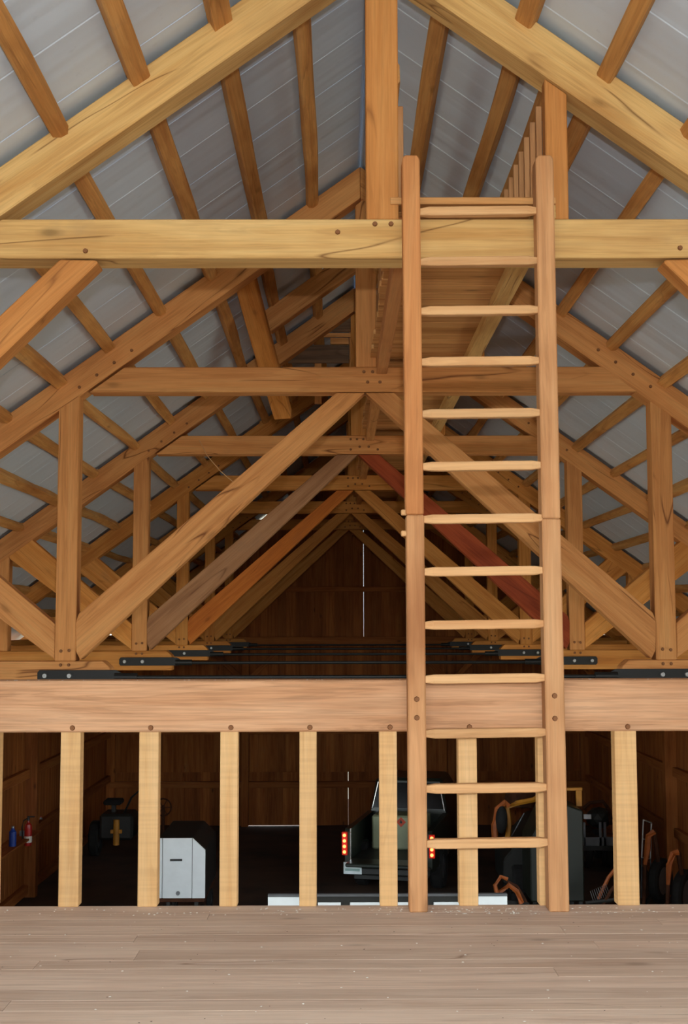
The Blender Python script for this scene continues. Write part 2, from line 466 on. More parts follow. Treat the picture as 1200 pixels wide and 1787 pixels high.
# back gable wall, boards follow the rake; a few gaps let daylight through
wb = empty('wall_back', None, None, kind='structure')
rb = random.Random(5)
x = XC - HW
def roofz(x): return RT + ROOFOFF * math.sqrt(1 + SL*SL) - SL * abs(x - RX)
SPLIT = -1.93
XG1 = at(634, 1030, YB).x; XG2 = at(606.5, 1380, YB).x
edges = [x]
while edges[-1] < XC + HW: edges.append(edges[-1] + rb.choice((.19, .22, .25)))
edges[-1] = XC + HW
ups = [min(edges, key=lambda e: abs(e - XG1)), min(edges, key=lambda e: abs(e - XG2))]
e1 = sorted(edges); i1 = e1.index(ups[0]); e1[i1] = XG1
edges2 = sorted(set(round(v - .07, 3) for v in edges)); edges2[0] = XC - HW; edges2[-1] = XC + HW + .0
i2 = min(range(len(edges2)), key=lambda i: abs(edges2[i] - XG2)); edges2[i2] = XG2
def gboard(a, b_, z0, top, ya, yb):
    if callable(top): poly = [(a, z0), (b_, z0), (b_, top(b_)), (a, top(a))]
    else: poly = [(a, z0), (b_, z0), (b_, top), (a, top)]
    if callable(top) and a < RX < b_: poly.insert(3, (RX, top(RX)))
    prism('board', poly, ya, yb, (0, 1), M['wall'], wb, bev=.003)
for j, (a, b_) in enumerate(zip(e1[:-1], e1[1:])):
    gl = .0015 if abs(b_ - XG1) < .001 else 0
    leak = rb.random() < .42 and abs(a - XC) < 3.2
    tp = (lambda v: roofz(v) - .085) if leak else (lambda v: roofz(v) + .005)
    if gl: gboard(a, b_, SPLIT, 1.1, YB + .02, YB + .045); gboard(a, b_ - gl, 1.1, tp, YB + .02, YB + .045); continue
    gboard(a, b_, SPLIT, tp, YB + .02, YB + .045)
for a, b_ in zip(edges2[:-1], edges2[1:]):
    if b_ - a < .02: continue
    gl = .003 if abs(b_ - XG2) < .001 else 0
    gboard(a, b_ - gl, GZ + (-.019 if -2.2 < a < -.9 else -.06), SPLIT + .02, YB + .046, YB + .07)
for z, th in ((2.2, .12), (1.02, .2), (-.08, .14), (-1.0, .14), (-2.2, .14), (-2.98, .14)):
    hwz = min(HW - .02, (RT - .1 - z) / SL)
    if z == -2.98: continue
    member('girt', (XC - hwz, YB - .05, z), (XC + hwz, YB - .05, z), .12, th, M['wall'], wb)
for px in (-2.1, 2.55, XC):
    if px == XC: continue
    member('post', (px, YB - .12, GZ - .02), (px, YB - .12, .92), .16, .16, M['wall'], wb, up=(1, 0, 0))
    for s in (-1, 1):
        member('knee_brace', (px + s*.08, YB - .12, .15), (px + s*.8, YB - .12, .88), .1, .12, M['wall'], wb)
for s in (-1, 1):
    member('rake_rafter', Vector((RX, YB - .06, RT - .12)), Vector((RX, YB - .06, RT - .12)) + dwn[s] * 6.4, .1, .18, M['truss_far'], wb, up=nrm[s])
# unseen wall added behind the viewer to keep daylight off the ground floor
wf = empty('wall_light_block', None, None, kind='structure')
x = XC - HW
while x < XC + HW - .01:
    me = board_mesh(FZ - GZ + .9, .236, WT)
    link('board', me, None, wf, axes((x + .12, YF, GZ - .06), (0, 0, 1), (0, 1, 0)))
    x += .24

# ================================================================== TRUSSES
QX = 2.40
def zb(d): return RB - SL * d       # rafter underside height at offset d
def ztop(d): return RT - SL * d
TD = .20
def mirror(poly, s): return [(XC + s * px, pz) for px, pz in poly]
def truss(k, label, mats):
    y = TY(k)
    t_ = empty('roof_truss', label, 'truss', (XC, y, GZ), 'timber roof trusses along the barn')
    first = (k == 1)
    mr, mc, mq, md = mats['rafter'], mats['collar'], mats['post'], mats['diag']
    for s in (-1, 1):
        DE = HW + .25
        prism('rafter', [(RX + s*px, pz) for px, pz in [(0.001, RB), (DE, zb(DE)), (DE, ztop(DE)), (0.001, RT)]], y, y + TD, (1, -s * SL), mr, t_)
    CW = 2.30
    prism('collar_beam', [(XC - 1.955, 3.50), (XC + 1.955, 3.50), (XC + 2.24, 3.295), (XC - 2.24, 3.295)], y + (0 if first else .002), y + TD - .002, (1, 0), mc, t_)
    prism('king_post', [(XC - .075, 3.50), (XC + .093, 3.50), (XC + .093, RB - .06), (XC, RB), (XC - .075, RB - .06)], y + .01, y + .17, (0, 1), mats['king'], t_)
    if first:
        for s in (-1, 1):
            prism('queen_post', mirror([(QX - .085, 1.14), (QX + .085, 1.14), (QX + .085, zb(QX + .085) + .04), (QX - .085, zb(QX - .085) + .04)], s), y + .01, y + .18, (0, 1), mq, t_)
            # knee brace under the collar, proud of it towards the viewer
            xa = at(105, 453, y - .01).x; zt = at(105, 453, y - .01).z
            a = XC - xa; b_ = XC - at(172, 456, y - .01).x
            prism('knee_brace', mirror([(a, zt + .003), (b_ + .012, zt), (b_, zt - .012), (QX - .084, zt - (QX - b_)*.93), (QX - .084, zt - (QX - a)*.86)], s), y - .012, y + .14, (s, -.9), M['king'], t_)
            prism('post', mirror([(QX + .6, GZ), (QX + .77, GZ), (QX + .77, .875), (QX + .6, .875)], s), y + .02, y + .19, (0, 1), mq, t_)
        for px, py in ((150, 437), (655, 391), (683, 391), (1187, 434), (590, 405)):
            q = at(px, py, y); peg(t_, q.x, y, q.z)
        return t_
    for s in (-1, 1):
        qm = mats.get('post_r', mq) if s > 0 else mq
        prism('queen_post', mirror([(QX - .083, 1.125), (QX + .083, 1.125), (QX + .083, zb(QX + .083) + .04), (QX - .083, zb(QX - .083) + .04)], s), y + .004, y + .17, (0, 1), qm, t_)
        dm = mats.get('diag_r', md) if s > 0 else mats.get('diag_l', md)
        # inner diagonal from collar centre down to the queen post foot, with the notched heel
        prism('diagonal_brace', mirror([(.004, 3.288), (.235, 3.288), (QX - .10, 1.50), (QX - .075, 1.42), (QX - .085, 1.20), (QX - .12, 1.135)], s), y + .006, y + .155, (s, -.885), dm, t_)
        # outer brace, foot of the queen post up to the rafter
        o0 = QX + .085
        prism('outer_brace', mirror([(o0, 1.14), (o0, 1.42), (3.66, 2.40), (3.84, 2.30), (3.84, 2.14)], s), y + .006, y + .155, (s, .87), md, t_)
        prism('outer_post', mirror([(3.84, 1.125), (3.98, 1.125), (3.98, zb(3.98) + .04), (3.84, zb(3.84) + .04)], s), y + .006, y + .16, (0, 1), mq, t_)
        prism('tie_stub', mirror([(2.10, 1.125), (HW - .13, 1.125), (HW - .13, .915), (2.04, .915), (2.04, 1.07)], s), y, y + .19, (1, 0), mats['tie'], t_)
        # steel strap with bolts
        pl = prism('steel_plate', mirror([(QX + .2, .965), (QX + .215, .985), (QX + .215, 1.035), (QX + .2, 1.055), (1.99, 1.055), (1.95, 1.035), (1.95, .985), (1.97, .965)], s), y - .014, y - .001, (1, 0), M['steel'], t_, bev=.002)
        for bx in (QX + .155, QX - .04, QX - .27):
            if bx > 2.2: link('bolt', BOLT, None, pl, Matrix.Translation((XC + s * bx, y - .014, 1.01)))
        cyl('clevis', (XC + s * 2.0, y - .02, 1.0), (XC + s * 1.82, y - .02, 1.0), .032, M['steel'], t_)
        for dx, dz in ((-.03, 1.21), (.035, 1.205), (-.03, 1.095), (.035, 1.095)):
            peg(t_, XC + s * (QX + dx), y + (.004 if dz > 1.12 else 0), dz)
        for i in range(4):
            d = 1.9 + i * .14; peg(t_, XC + s * d, y, zb(d) + .10)
    cyl('tie_rod', (XC - 1.85, y - .02, .995), (XC + 1.85, y - .02, .995), .017, M['steel'], t_, n=10)
    for i in ((0, 1) if k == 2 else range(-1, 3)):
        peg(t_, XC + i * .1 + .02, y + .002, 3.345 + (.03 if i in (0, 1) else 0)); peg(t_, XC + i * .07 - .01, y + .002, 3.46)
    return t_
far = dict(rafter=M['truss_far'], collar=M['truss_far'], post=M['truss_far'], diag=M['truss_far'], king=M['truss_far'], tie=M['truss_far'])
truss(1, 'nearest pale timber truss whose long collar beam crosses behind the ladder', dict(rafter=M['frame'], collar=M['frame'], post=M['frame'], diag=M['frame'], king=M['king']))
truss(2, 'second truss from the viewer, brown with wide brown diagonals and cracked queen posts', dict(rafter=M['truss'], collar=M['truss'], post=M['truss'], diag=M['truss'], king=M['truss'], tie=M['truss']))
truss(3, 'third truss from the viewer, one diagonal red behind the ladder, the other grey-brown', dict(far, rafter=M['truss'], collar=M['truss'], diag_l=M['grey_brown'], diag_r=M['red'], post=M['truss']))
truss(4, 'fourth truss from the viewer, with bright orange left diagonal', dict(far, diag_l=M['orange']))
truss(5, 'fifth truss from the viewer, second smallest of the nested chevrons', dict(far))
truss(6, 'farthest and smallest truss, just in front of the gable wall', dict(far))

# ================================================================== RAILING AT THE LOFT EDGE
y = Y1
rl = empty('guard_railing', 'heavy beam railing on pale square studs along the loft edge', 'railing', (XC, y, FZ))
bz0, bz1 = .882, 1.137
prism('rail_beam', [(XC - HW + .13, bz0), (XC + HW - .13, bz0), (XC + HW - .13, bz1), (XC - HW + .13, bz1)], y, y + .20, (1, 0), M['beam'], rl, bev=.008)
studs = [(-1.78, -1.69), (-1.383, -1.284), (-.992, -.895), (-.588, -.5), (-.193, -.108), (.205, .293), (.598, .692), (.995, 1.09), (1.381, 1.49), (1.81, 1.90), (-2.18, -2.09), (2.22, 2.31)]
for a, b_ in studs:
    prism('stud', [(a, FZ), (b_, FZ), (b_, bz0 + .002), (a, bz0 + .002)], y + .012, y + .10, (0, 1), M['stud'], rl, bev=.003)
    if -1.6 < a < 1.6: peg(rl, (a + b_) / 2 + .01, y, bz0 + .022)

# ================================================================== LADDER
YL = 6.365; LD = .115
ld = empty('ladder', 'tall fixed wooden ladder rising from the loft floor to the catwalk', 'ladder', (.72, YL + .05, FZ))
def stile(a0, b0, a1, b1, z0, z1, mat, lab=None, notch=None, dy=0):
    o = prism('stile', [(a0, z0), (b0, z0), (b1, z1 - .02), (b1 - .012, z1), (a1 + .012, z1), (a1, z1 - .02)] if z1 > 3.5 else [(a0, z0), (b0, z0), (b1, z1), (a1, z1)], YL, YL + LD, (0, 1), mat, ld)
    if lab: o['label'] = lab
zs = 1.955
stile(.343, .432, .340, .428, FZ, zs, M['ladder']); stile(.337, .426, .330, .419, zs + .002, 3.79, M['ladder_up'], 'redder upper length of the left stile')
stile(1.018, 1.116, 1.012, 1.104, FZ, zs - .02, M['ladder']); stile(1.012, 1.104, 1.008, 1.098, zs - .018, 3.79, M['ladder'], 'worn upper length of the right stile')
def rung_mesh(L):
    bm = bmesh.new(); n = 12; rows = []
    for i in range(n + 1):
        x = L * i / n; e = min(i, n - i)
        h = .0225 - (.006 if e == 0 else 0); d = .026 - (.010 if e == 0 else 0); c = .004
        j = .0004 * math.sin(i * 1.7)
        rows.append([bm.verts.new((x, yy, zz + j)) for yy, zz in ((-d + c, -h), (d - c, -h), (d, -h + c), (d, h - c), (d - c, h), (-d + c, h), (-d, h - c), (-d, -h + c))])
    for i in range(n):
        for k in range(8): bm.faces.new((rows[i][k], rows[i][(k+1) % 8], rows[i+1][(k+1) % 8], rows[i+1][k]))
    bm.faces.new(rows[0]); bm.faces.new(rows[-1][::-1]); me = done(bm, 'rung'); me.materials.append(M['rung']); return me
zr = [3.50, 3.24, 2.987, 2.727, 2.463, 2.198, 1.934, 1.673, 1.41, 1.145, .88, .614, .35]
for z in zr:
    t_ = (3.8 - z) / 3.8
    xa = .419 + .012 * t_; xb = 1.008 + .012 * t_
    ra = -.006 + random.uniform(-.002, .002)
    p = Vector((xa - .004, YL + .03, z)); q = Vector((xb + .004, YL + .03, z + .007))
    link('rung', rung_mesh((q - p).length), None, ld, axes(p, q - p, (0, 0, 1)))
for x0, z in ((.345, 1.97), (.345, 1.865), (1.10, 1.99)):
    box('wedge', x0 - .03, x0 + .0, YL + .02, YL + .06, z - .014, z + .014, M['rung'], ld)
for x0, z in ((.385, 1.05), (.385, .96), (1.06, 1.065), (1.06, .955)):
    peg(ld, x0, YL, z)

# ================================================================== CATWALK ON THE COLLARS
cw = empty('catwalk', 'raised plank catwalk with baluster rails running along the collar beams', 'walkway', (.7, Y1, 3.5))
DX0, DX1 = .285, 1.13
zd = 3.578
y = Y1 - .004; i = 0
while y < YB - .2:
    w = random.choice((.14, .165, .19))
    x0 = DX0 - random.uniform(0, .02); x1 = DX1 + (.01 if i else .0)
    box('deck_board', x0, x1, y, y + w - .006, zd, zd + .036, M['deck'], cw, bev=.003)
    y += w; i += 1
for k in range(1, 7):
    ya = TY(k) + TD + .002; yb = TY(k + 1) - .002 if k < 6 else YB - .12
    member('stringer', (1.075, TY(k) + (0 if k == 1 else .0), 3.540), (1.075, yb, 3.540), .11, .074, M['frame'], cw)
    member('stringer', (.36, ya, 3.508), (.36, yb, 3.508), .085, .138, M['ladder_up'] if k == 1 else M['truss'], cw)
# rail posts and rails
for k in range(1, 7):
    yy = TY(k)
    d = 1.145 - XC
    prism('rail_post', [(1.085, 3.502), (1.20, 3.502), (1.20, RB - SL * (1.2 - RX) - .004), (1.085, RB - SL * (1.085 - RX) - .004)], yy + .02, yy + .12, (0, 1), M['king'] if k == 1 else M['truss_far'], cw)
for X, col in ((1.15, 'purlin'), (.315, 'ladder_up')):
    member('handrail', (X, Y1 + .12, 4.33), (X, YB - 1.5, 4.33), .045, .12, M['purlin'], cw, jit=.003, seed=3, bev=.012, rnd=.014)
    yy = Y1 + .34; n_ = 0
    
    while yy < YB - 1.6:
        xs_ = X - .048 if X > 1 else X + .03
        member('baluster', (xs_, yy, zd + .037), (xs_, yy, 4.235), .032, .036, M['ladder'], cw, up=(0, 1, 0), bev=.004)
        yy += .225; n_ += 1

# ================================================================== ROOF LANTERN FRAMING BETWEEN SECOND AND FOURTH TRUSS
cu = empty('roof_lantern', 'trimmer beam, short rafters and weathered boards closing the ridge opening past the second truss', 'roof framing', (XC, TY(3), 4.2))
member('strut', at(427, 478, 11.0), at(493, 722, 13.6), .19, .12, M['truss_far'], cu, up=(.0, .5, .86), jit=.003, seed=2, bev=.01, rnd=.012)
for s in (-1, 1):
    a = Vector((XC + s * .93, 12.45, ztop(.93) - .16)); b_ = Vector((XC + s * .01, 12.45, ztop(0) - .16))
    member('short_rafter', a, b_, .16, .2, M['truss'], cu, up=nrm[s])
YC = TY(3) + .205       # planks nailed across the back of the third truss, under the ridge
def xl(z): return RX - (RT - .03 - z) / SL
def xr(z): return RX + (RT - .03 - z) / SL
for z0, z1, a_, b_, mt_ in ((5.0, 5.09, None, .2, 'deck'), (4.72, 4.99, None, .2, 'oldboard'), (4.66, 4.705, None, .2, 'deck'), (4.575, 4.65, -.08, .13, 'deck'), (4.36, 4.57, -.56, .13, 'oldboard')):
    xa0 = xl(z0) if a_ is None else max(a_, xl(z0)); xa1 = xl(z1) if a_ is None else max(a_, xl(z1))
    prism('board', [(xa0, z0), (b_, z0), (b_, z1), (min(xa1, b_ - .01), z1)], YC, YC + .03, (1, 0), M[mt_], cu, bev=.003)
box('batten', .135, .19, YC + .032, YC + .08, 3.9, 4.95, M['truss'], cu)
box('batten', -.26, -.18, YC + .032, YC + .08, 3.9, 4.45, M['truss'], cu)

# ================================================================== THINGS ON THE GROUND FLOOR
P_ = dict(
 white=plain('white_enamel', srgb(232, 240, 243), .45, 0, .5, .06), dark=plain('dark_paint', srgb(34, 36, 34), .5),
 green=plain('dark_green_paint', srgb(30, 38, 30), .45), pale=plain('pale_green_paint', srgb(150, 160, 128), .4, 0, .5, .2, 3),
 black=plain('black_rubber', srgb(20, 20, 20), .85), glass=plain('dark_glass', srgb(8, 10, 12), .15, 0, .3),
 chrome=plain('chrome_trim', srgb(200, 205, 205), .2, 1), red=plain('red_enamel', srgb(176, 30, 22), .35),
 lamp=plain('tail_lamp_red', srgb(200, 30, 12), .3, emit=(1, .05, .01, 1), es=.12), lampglint=plain('tail_lamp_glint', srgb(255, 90, 40), .3, emit=(1, .18, .05, 1), es=5),  # emission stands in for flash thrown back by the red reflectors
 blue=plain('blue_plastic', srgb(24, 62, 150), .4), silver=plain('silver_tin', srgb(150, 152, 156), .4, .6),
 yellow=plain('yellow_paint', srgb(206, 140, 40), .5, 0, .5, .4), orange=plain('orange_paint', srgb(176, 92, 34), .55, 0, .5, .4),
 plate=plain('plate_white', srgb(226, 240, 242), .4), plateg=plain('plate_green', srgb(150, 182, 178), .5), grey=plain('grey_steel', srgb(120, 124, 128), .4, .6),
 rust=plain('rusty_iron', srgb(84, 50, 32), .85, .2, .3, .5), truck=plain('truck_paint', srgb(40, 48, 42), .3, .2, .6, .1),
 orangered=plain('placard_orange', srgb(196, 70, 34), .5), label=plain('paper_label', srgb(214, 208, 196), .7))

def wheel(parent, c, r, w, ax=(1, 0, 0), spoke=True):
    c = Vector(c); ax = Vector(ax)
    bm = bmesh.new(); n = 24; a = ax.orthogonal().normalized(); b2 = ax.cross(a)
    prof = [(r * .62, -w*.42), (r * .9, -w/2), (r, -w*.32), (r, w*.32), (r*.9, w/2), (r*.62, w*.42)]
    rows = [[bm.verts.new(ax*h + (a*math.cos(2*math.pi*i/n) + b2*math.sin(2*math.pi*i/n))*rr) for rr, h in prof] for i in range(n)]
    for i in range(n):
        for k in range(len(prof)): bm.faces.new((rows[i][k], rows[i][(k+1) % len(prof)], rows[(i+1) % n][(k+1) % len(prof)], rows[(i+1) % n][k]))
    t_ = link('wheel', done(bm, 'tyre'), P_['black'], parent, Matrix.Translation(c))
    cyl('hub', c - ax*w*.3, c + ax*w*.3, r*.62, P_['grey'], t_, n=16)
    return t_

# ---- white machine cabinet
Yc = 19.5
c0 = at(274, 1567, Yc); c1 = at(357, 1462, Yc)
gm = empty('machine_cabinet', 'white steel cabinet machine with chamfered corner, third gap between studs from the left', 'machine', ((c0.x+c1.x)/2, Yc + .8, GZ))
xa, xb, za, zt = c0.x, c1.x, c0.z, c1.z
ch = xb - (357 - 335) / 2250 * Yc; chz = at(357, 1483, Yc).z
prism('hood', [(xa, za), (xb, za), (xb, chz), (ch, zt), (xa, zt)], Yc + .03, Yc + 1.7, (1, 0), P_['dark'], gm)
x1 = at(282, 1500, Yc).x; x2 = at(334, 1500, Yc).x
prism('panel', [(xa, za), (x1 - .004, za), (x1 - .004, zt), (xa, zt)], Yc, Yc + .03, (0, 1), P_['white'], gm, bev=.004)
pn = prism('panel', [(x1 + .004, za), (x2 - .004, za), (x2 - .004, zt), (x1 + .004, zt)], Yc, Yc + .03, (0, 1), P_['white'], gm, bev=.004)
prism('panel', [(x2 + .004, za), (xb, za), (xb, chz), (ch, zt), (x2 + .004, zt)], Yc, Yc + .03, (0, 1), P_['white'], gm, bev=.004)
hq = at(306, 1500, Yc); box('handle', hq.x - .09, hq.x + .09, Yc - .02, Yc + .0, hq.z - .015, hq.z + .015, P_['dark'], pn)
hq = at(309, 1558, Yc); cyl('latch', (hq.x, Yc, hq.z), (hq.x, Yc - .02, hq.z), .03, P_['grey'], pn)
box('base_frame', xa, xb - .01, Yc + .02, Yc + 1.7, za - .06, za - .005, P_['rust'], gm)
for s in (-1, 1):
    for dy in (.25, 1.45): wheel(gm, ((xa+xb)/2 + s*(xb-xa)*.40, Yc + dy, GZ + .165), .165, .08)
    box('leg', (xa+xb)/2 + s*(xb-xa)*.3 - .03, (xa+xb)/2 + s*(xb-xa)*.3 + .03, Yc + .1, Yc + .2, GZ + .16, za - .06, P_['dark'], gm)

# ---- pickup truck, rear towards the viewer, tailgate lowered
TX, TYY = at(676, 1500, 21.6).x, 21.6
tr = empty('pickup_truck', 'dark pickup truck parked rear first with red tail lamps and tailgate down', 'truck', (TX, TYY, GZ), rotz=R(-13))
Tm = Matrix.Translation((TX, TYY, GZ)) @ Matrix.Rotation(R(-13), 4, 'Z')
def tk(fn, *a, **k):
    o = fn(*a, parent=k.pop('parent', None), **k); return o
def tpart(o, parent=tr):      # o was built around the truck's own origin; hang it under the truck
    mw = Tm @ o.matrix_world if False else Tm @ o.matrix_basis
    pm = parent.matrix_basis.copy()
    if parent.parent: pm = parent.parent.matrix_basis @ pm
    o.parent = parent; o.matrix_parent_inverse = Matrix.Identity(4); o.matrix_basis = pm.inverted() @ mw; return o
hwid = .73
for s in (-1, 1):
    bm = bmesh.new()
    prof = [(0.0, .52), (0, 1.08), (.03, 1.13), (1.9, 1.16), (1.9, .45), (1.55, .45), (1.45, .72), (1.15, .85), (.85, .72), (.75, .45), (.1, .45)]
    A = [bm.verts.new((s*hwid, yy, zz)) for yy, zz in prof]; Bq = [bm.verts.new((s*(hwid-.10), yy, zz)) for yy, zz in prof]
    bm.faces.new(A); bm.faces.new(Bq[::-1])
    for i in range(len(prof)): bm.faces.new((A[i], Bq[i], Bq[(i+1) % len(prof)], A[(i+1) % len(prof)]))
    tpart(link('bed_side', done(bm, 'bed_side'), P_['truck']))
    lp = tpart(box('tail_lamp', s*hwid - .05, s*hwid + .05, -.035, .0, .70, 1.08, P_['lamp'], None, bev=.01))
    for i in range(4):
        tpart(cyl('reflector_glint', (s*hwid, -.036, .755 + i*.09), (s*hwid, -.046, .755 + i*.09), .028, P_['lampglint'], None, n=10), lp)  # glowing discs imitate flash glints on the lamp reflectors
    tpart(box('trim_strip', s*(hwid-.10) - .012, s*(hwid-.10) + .012, -.02, .01, .60, 1.14, P_['chrome'], None))
    for yy in (1.15, 4.3):
        w_ = wheel(tr, Tm @ Vector((s*.66, yy, .37)), .37, .22, (math.cos(R(-13)), math.sin(R(-13)), 0))
tpart(box('bed_floor', -hwid + .1, hwid - .1, 0, 1.9, .60, .64, P_['dark'], None))
tpart(box('tailgate', -hwid + .12, hwid - .12, -.52, -.02, .60, .66, P_['truck'], None, bev=.015))
tpart(box('bumper', -hwid + .02, hwid - .02, -.22, -.02, .42, .56, P_['dark'], None, bev=.03))
lp = tpart(box('licence_plate', -hwid + .03, -hwid + .335, -.245, -.23, .44, .63, P_['plate'], None))
tpart(box('plate_band', -hwid + .06, -hwid + .305, -.25, -.244, .49, .53, P_['plateg'], None), lp)
tpart(box('underbody', -.6, .6, .1, 5.0, .30, .5, P_['dark'], None))
# cab
bm = bmesh.new(); sec = [(1.92, .5, hwid), (1.92, 1.18, hwid), (2.02, 1.74, .60), (2.9, 1.78, .59), (3.55, 1.24, .72), (4.9, 1.12, .70), (5.05, .5, .7)]
L_ = [bm.verts.new((-w_, yy, zz)) for yy, zz, w_ in sec]; R_ = [bm.verts.new((w_, yy, zz)) for yy, zz, w_ in sec]
bm.faces.new(L_); bm.faces.new(R_[::-1])
for i in range(len(sec)): bm.faces.new((L_[i], R_[i], R_[(i+1) % len(sec)], L_[(i+1) % len(sec)]))
bevel(bm, .05); tpart(link('cab', done(bm, 'cab'), P_['truck']))
bm = bmesh.new(); vs = [bm.verts.new(v) for v in ((-.64, 1.905, 1.22), (.64, 1.905, 1.22), (.54, 1.975, 1.66), (-.54, 1.975, 1.66))]; f = bm.faces.new(vs)
bmesh.ops.solidify(bm, geom=[f], thickness=.015); wn = tpart(link('rear_window', done(bm, 'rear_window'), P_['glass']))
for s in (-1, 1): tpart(tube('window_trim', [(s*.655, 1.895, 1.2), (s*.555, 1.965, 1.67)], .012, P_['chrome'], None), wn)
# tank in the bed
fo = Tm @ Vector((0, 1.2, .645))
fx = empty('bed_tank', 'pale green steel tank with orange diamond placard standing in the pickup bed', 'tank', fo, rotz=R(-13))
tpart(box('tank_body', -.47, .47, .95, 1.5, .645, 1.225, P_['pale'], None, bev=.03), fx)
tpart(cyl('filler_cap', (.2, 1.2, 1.22), (.2, 1.2, 1.26), .07, P_['dark'], None), fx)
r_ = .085; dq = Vector((.045, 0, 1.12))
pc = tpart(prism('placard', [(dq.x - r_, dq.z), (dq.x, dq.z - r_), (dq.x + r_, dq.z), (dq.x, dq.z + r_)], .94, .949, (1, 0), P_['orangered'], None, bev=.002), fx)
r2 = .045
tpart(prism('placard_mark', [(dq.x - r2*.5, dq.z + .005), (dq.x - .02, dq.z - .02), (dq.x + .02, dq.z - .02), (dq.x + r2*.5, dq.z + .005), (dq.x + .008, dq.z + .02), (dq.x, dq.z + .05), (dq.x - .012, dq.z + .02)], .934, .9398, (1, 0), P_['dark'], None, bev=.001), pc)

# ---- white open trailer seen over the loft edge
Yt = 15.0
a0 = at(466, 1560, Yt); a1 = at(883, 1560, Yt)
tl = empty('open_trailer', 'white open box trailer, only its top edge showing over the loft floor', 'trailer', ((a0.x+a1.x)/2, Yt + .8, GZ))
ztp = a0.z
def trp(n_, x0, x1, y0, y1, z0, z1, m_, par=None): return box(n_, x0, x1, y0, y1, z0, z1, m_, par or tl)
trp('top_rail', a0.x, a1.x, Yt - .015, Yt + .045, ztp - .03, ztp, P_['grey'])
trp('side_board', a0.x + .01, a1.x - .01, Yt + .015, Yt + .04, ztp - .95, ztp - .03, P_['dark'])
xl = [at(v, 1570, Yt).x for v in (466, 520, 552, 593, 609, 665, 668, 718, 740, 752, 832, 883)]
trp('end_panel', xl[0], at(523, 1570, Yt).x, Yt - .012, Yt + .013, ztp - .38, ztp - .032, P_['white'])
trp('end_panel', at(833, 1570, Yt).x, a1.x, Yt - .012, Yt + .013, ztp - .38, ztp - .032, P_['white'])
for p0, p1 in ((553, 593), (609, 737), (755, 831)):
    trp('infill_panel', at(p0, 1570, Yt).x, at(p1, 1570, Yt).x, Yt - .006, Yt + .013, ztp - .38, ztp - .095, P_['white'])
trp('side_board', a0.x, a1.x, Yt + 1.6, Yt + 1.63, ztp - .95, ztp - .38, P_['dark'])
trp('bed', a0.x, a1.x, Yt + .04, Yt + 1.6, ztp - .98, ztp - .92, P_['dark'])
trp('chassis', a0.x + .1, a1.x - .1, Yt + .3, Yt + 1.3, ztp - 1.08, ztp - .98, P_['dark'])
for xx in (.33, .67):
    X_ = a0.x + (a1.x - a0.x) * xx
    for dy in (-.02, 1.5): wheel(tl, (X_, Yt + .1 + dy, GZ + .29), .29, .16, (0, 1, 0))

# ---- left wall: fire extinguisher, bottle, tins
def post_face(px, py, Y): return at(px, py, Y)
q = at(48, 1452, 20.9)
fe = empty('fire_extinguisher', 'red fire extinguisher hung on the left wall beside the post', 'extinguisher', (q.x, 20.9, q.z - .25))
bm = bmesh.new(); pr = [(.0, -.2), (.055, -.2), (.06, -.17), (.06, .08), (.05, .13), (.022, .16), (.018, .19), (0, .19)]
def lathe(pr, n=16):
    bm = bmesh.new(); rows = [[bm.verts.new((r*math.cos(2*math.pi*i/n), r*math.sin(2*math.pi*i/n), z)) for r, z in pr if True] for i in range(n)]
    for i in range(n):
        for k in range(len(pr)-1):
            try: bm.faces.new((rows[i][k], rows[(i+1) % n][k], rows[(i+1) % n][k+1], rows[i][k+1]))
            except ValueError: pass
    bmesh.ops.remove_doubles(bm, verts=bm.verts, dist=1e-5); return bm
lx = q.x
o = link('cylinder', done(lathe(pr), 'cylinder'), P_['red'], fe, Matrix.Translation((lx, 20.9, q.z)))
cyl('paper_label', (lx, 20.9, q.z - .15), (lx, 20.9, q.z - .05), .0615, P_['label'], o, n=16)
cyl('valve', (lx, 20.9, q.z + .19), (lx, 20.9, q.z + .24), .02, P_['dark'], fe)
box('lever', lx - .02, lx + .1, 20.89, 20.91, q.z + .24, q.z + .26, P_['dark'], fe)
tube('hose', [(lx - .02, 20.9, q.z + .22), (lx - .06, 20.84, q.z + .2), (lx - .08, 20.82, q.z + .1), (lx - .07, 20.83, q.z - .1)], .011, P_['black'], fe)
box('bracket', lx - .135, lx - .061, 20.88, 20.92, q.z - .05, q.z + .03, P_['grey'], fe)
def bottle(name, label, px, py, Y, h, r, mat, capm, cat='bottle', grp=None):
    q = at(px, py, Y); X_ = XC - HW + .09; 
    e = empty(name, label, cat, (q.x, Y, q.z - h/2), grp)
    pr = [(0, 0), (r, 0), (r, h*.72), (r*.45, h*.86), (r*.4, h*.92), (0, h*.92)]
    link('body', done(lathe(pr), 'body'), mat, e, Matrix.Translation((q.x, Y, q.z - h/2)))
    cyl('cap', (q.x, Y, q.z + h*.42), (q.x, Y, q.z + h*.5), r*.42, capm, e)
bottle('bottle', 'blue plastic bottle standing on the left wall girt', 21, 1458, 20.15, .30, .055, P_['blue'], P_['silver'])
bottle('spray_can', 'shorter silver can on the left wall, nearer the post', 70, 1432, 23.0, .17, .035, P_['silver'], P_['red'], 'can')
bottle('spray_can', 'taller silver can with dark top on the left wall, past the shorter can', 78, 1425, 23.6, .19, .035, P_['silver'], P_['dark'], 'can')
sh = empty('wall_shelf', 'narrow plank shelf on the left wall carrying the two silver cans', 'shelf', (XC - HW + .14, 23.3, at(70, 1443, 23.0).z))
zsh = at(70, 1432, 23.0).z - .085
box('shelf_board', XC - HW + .03, at(78, 1430, 23.6).x + .09, 22.3, 25.3, zsh - .032, zsh - .001, M['wall'], sh)
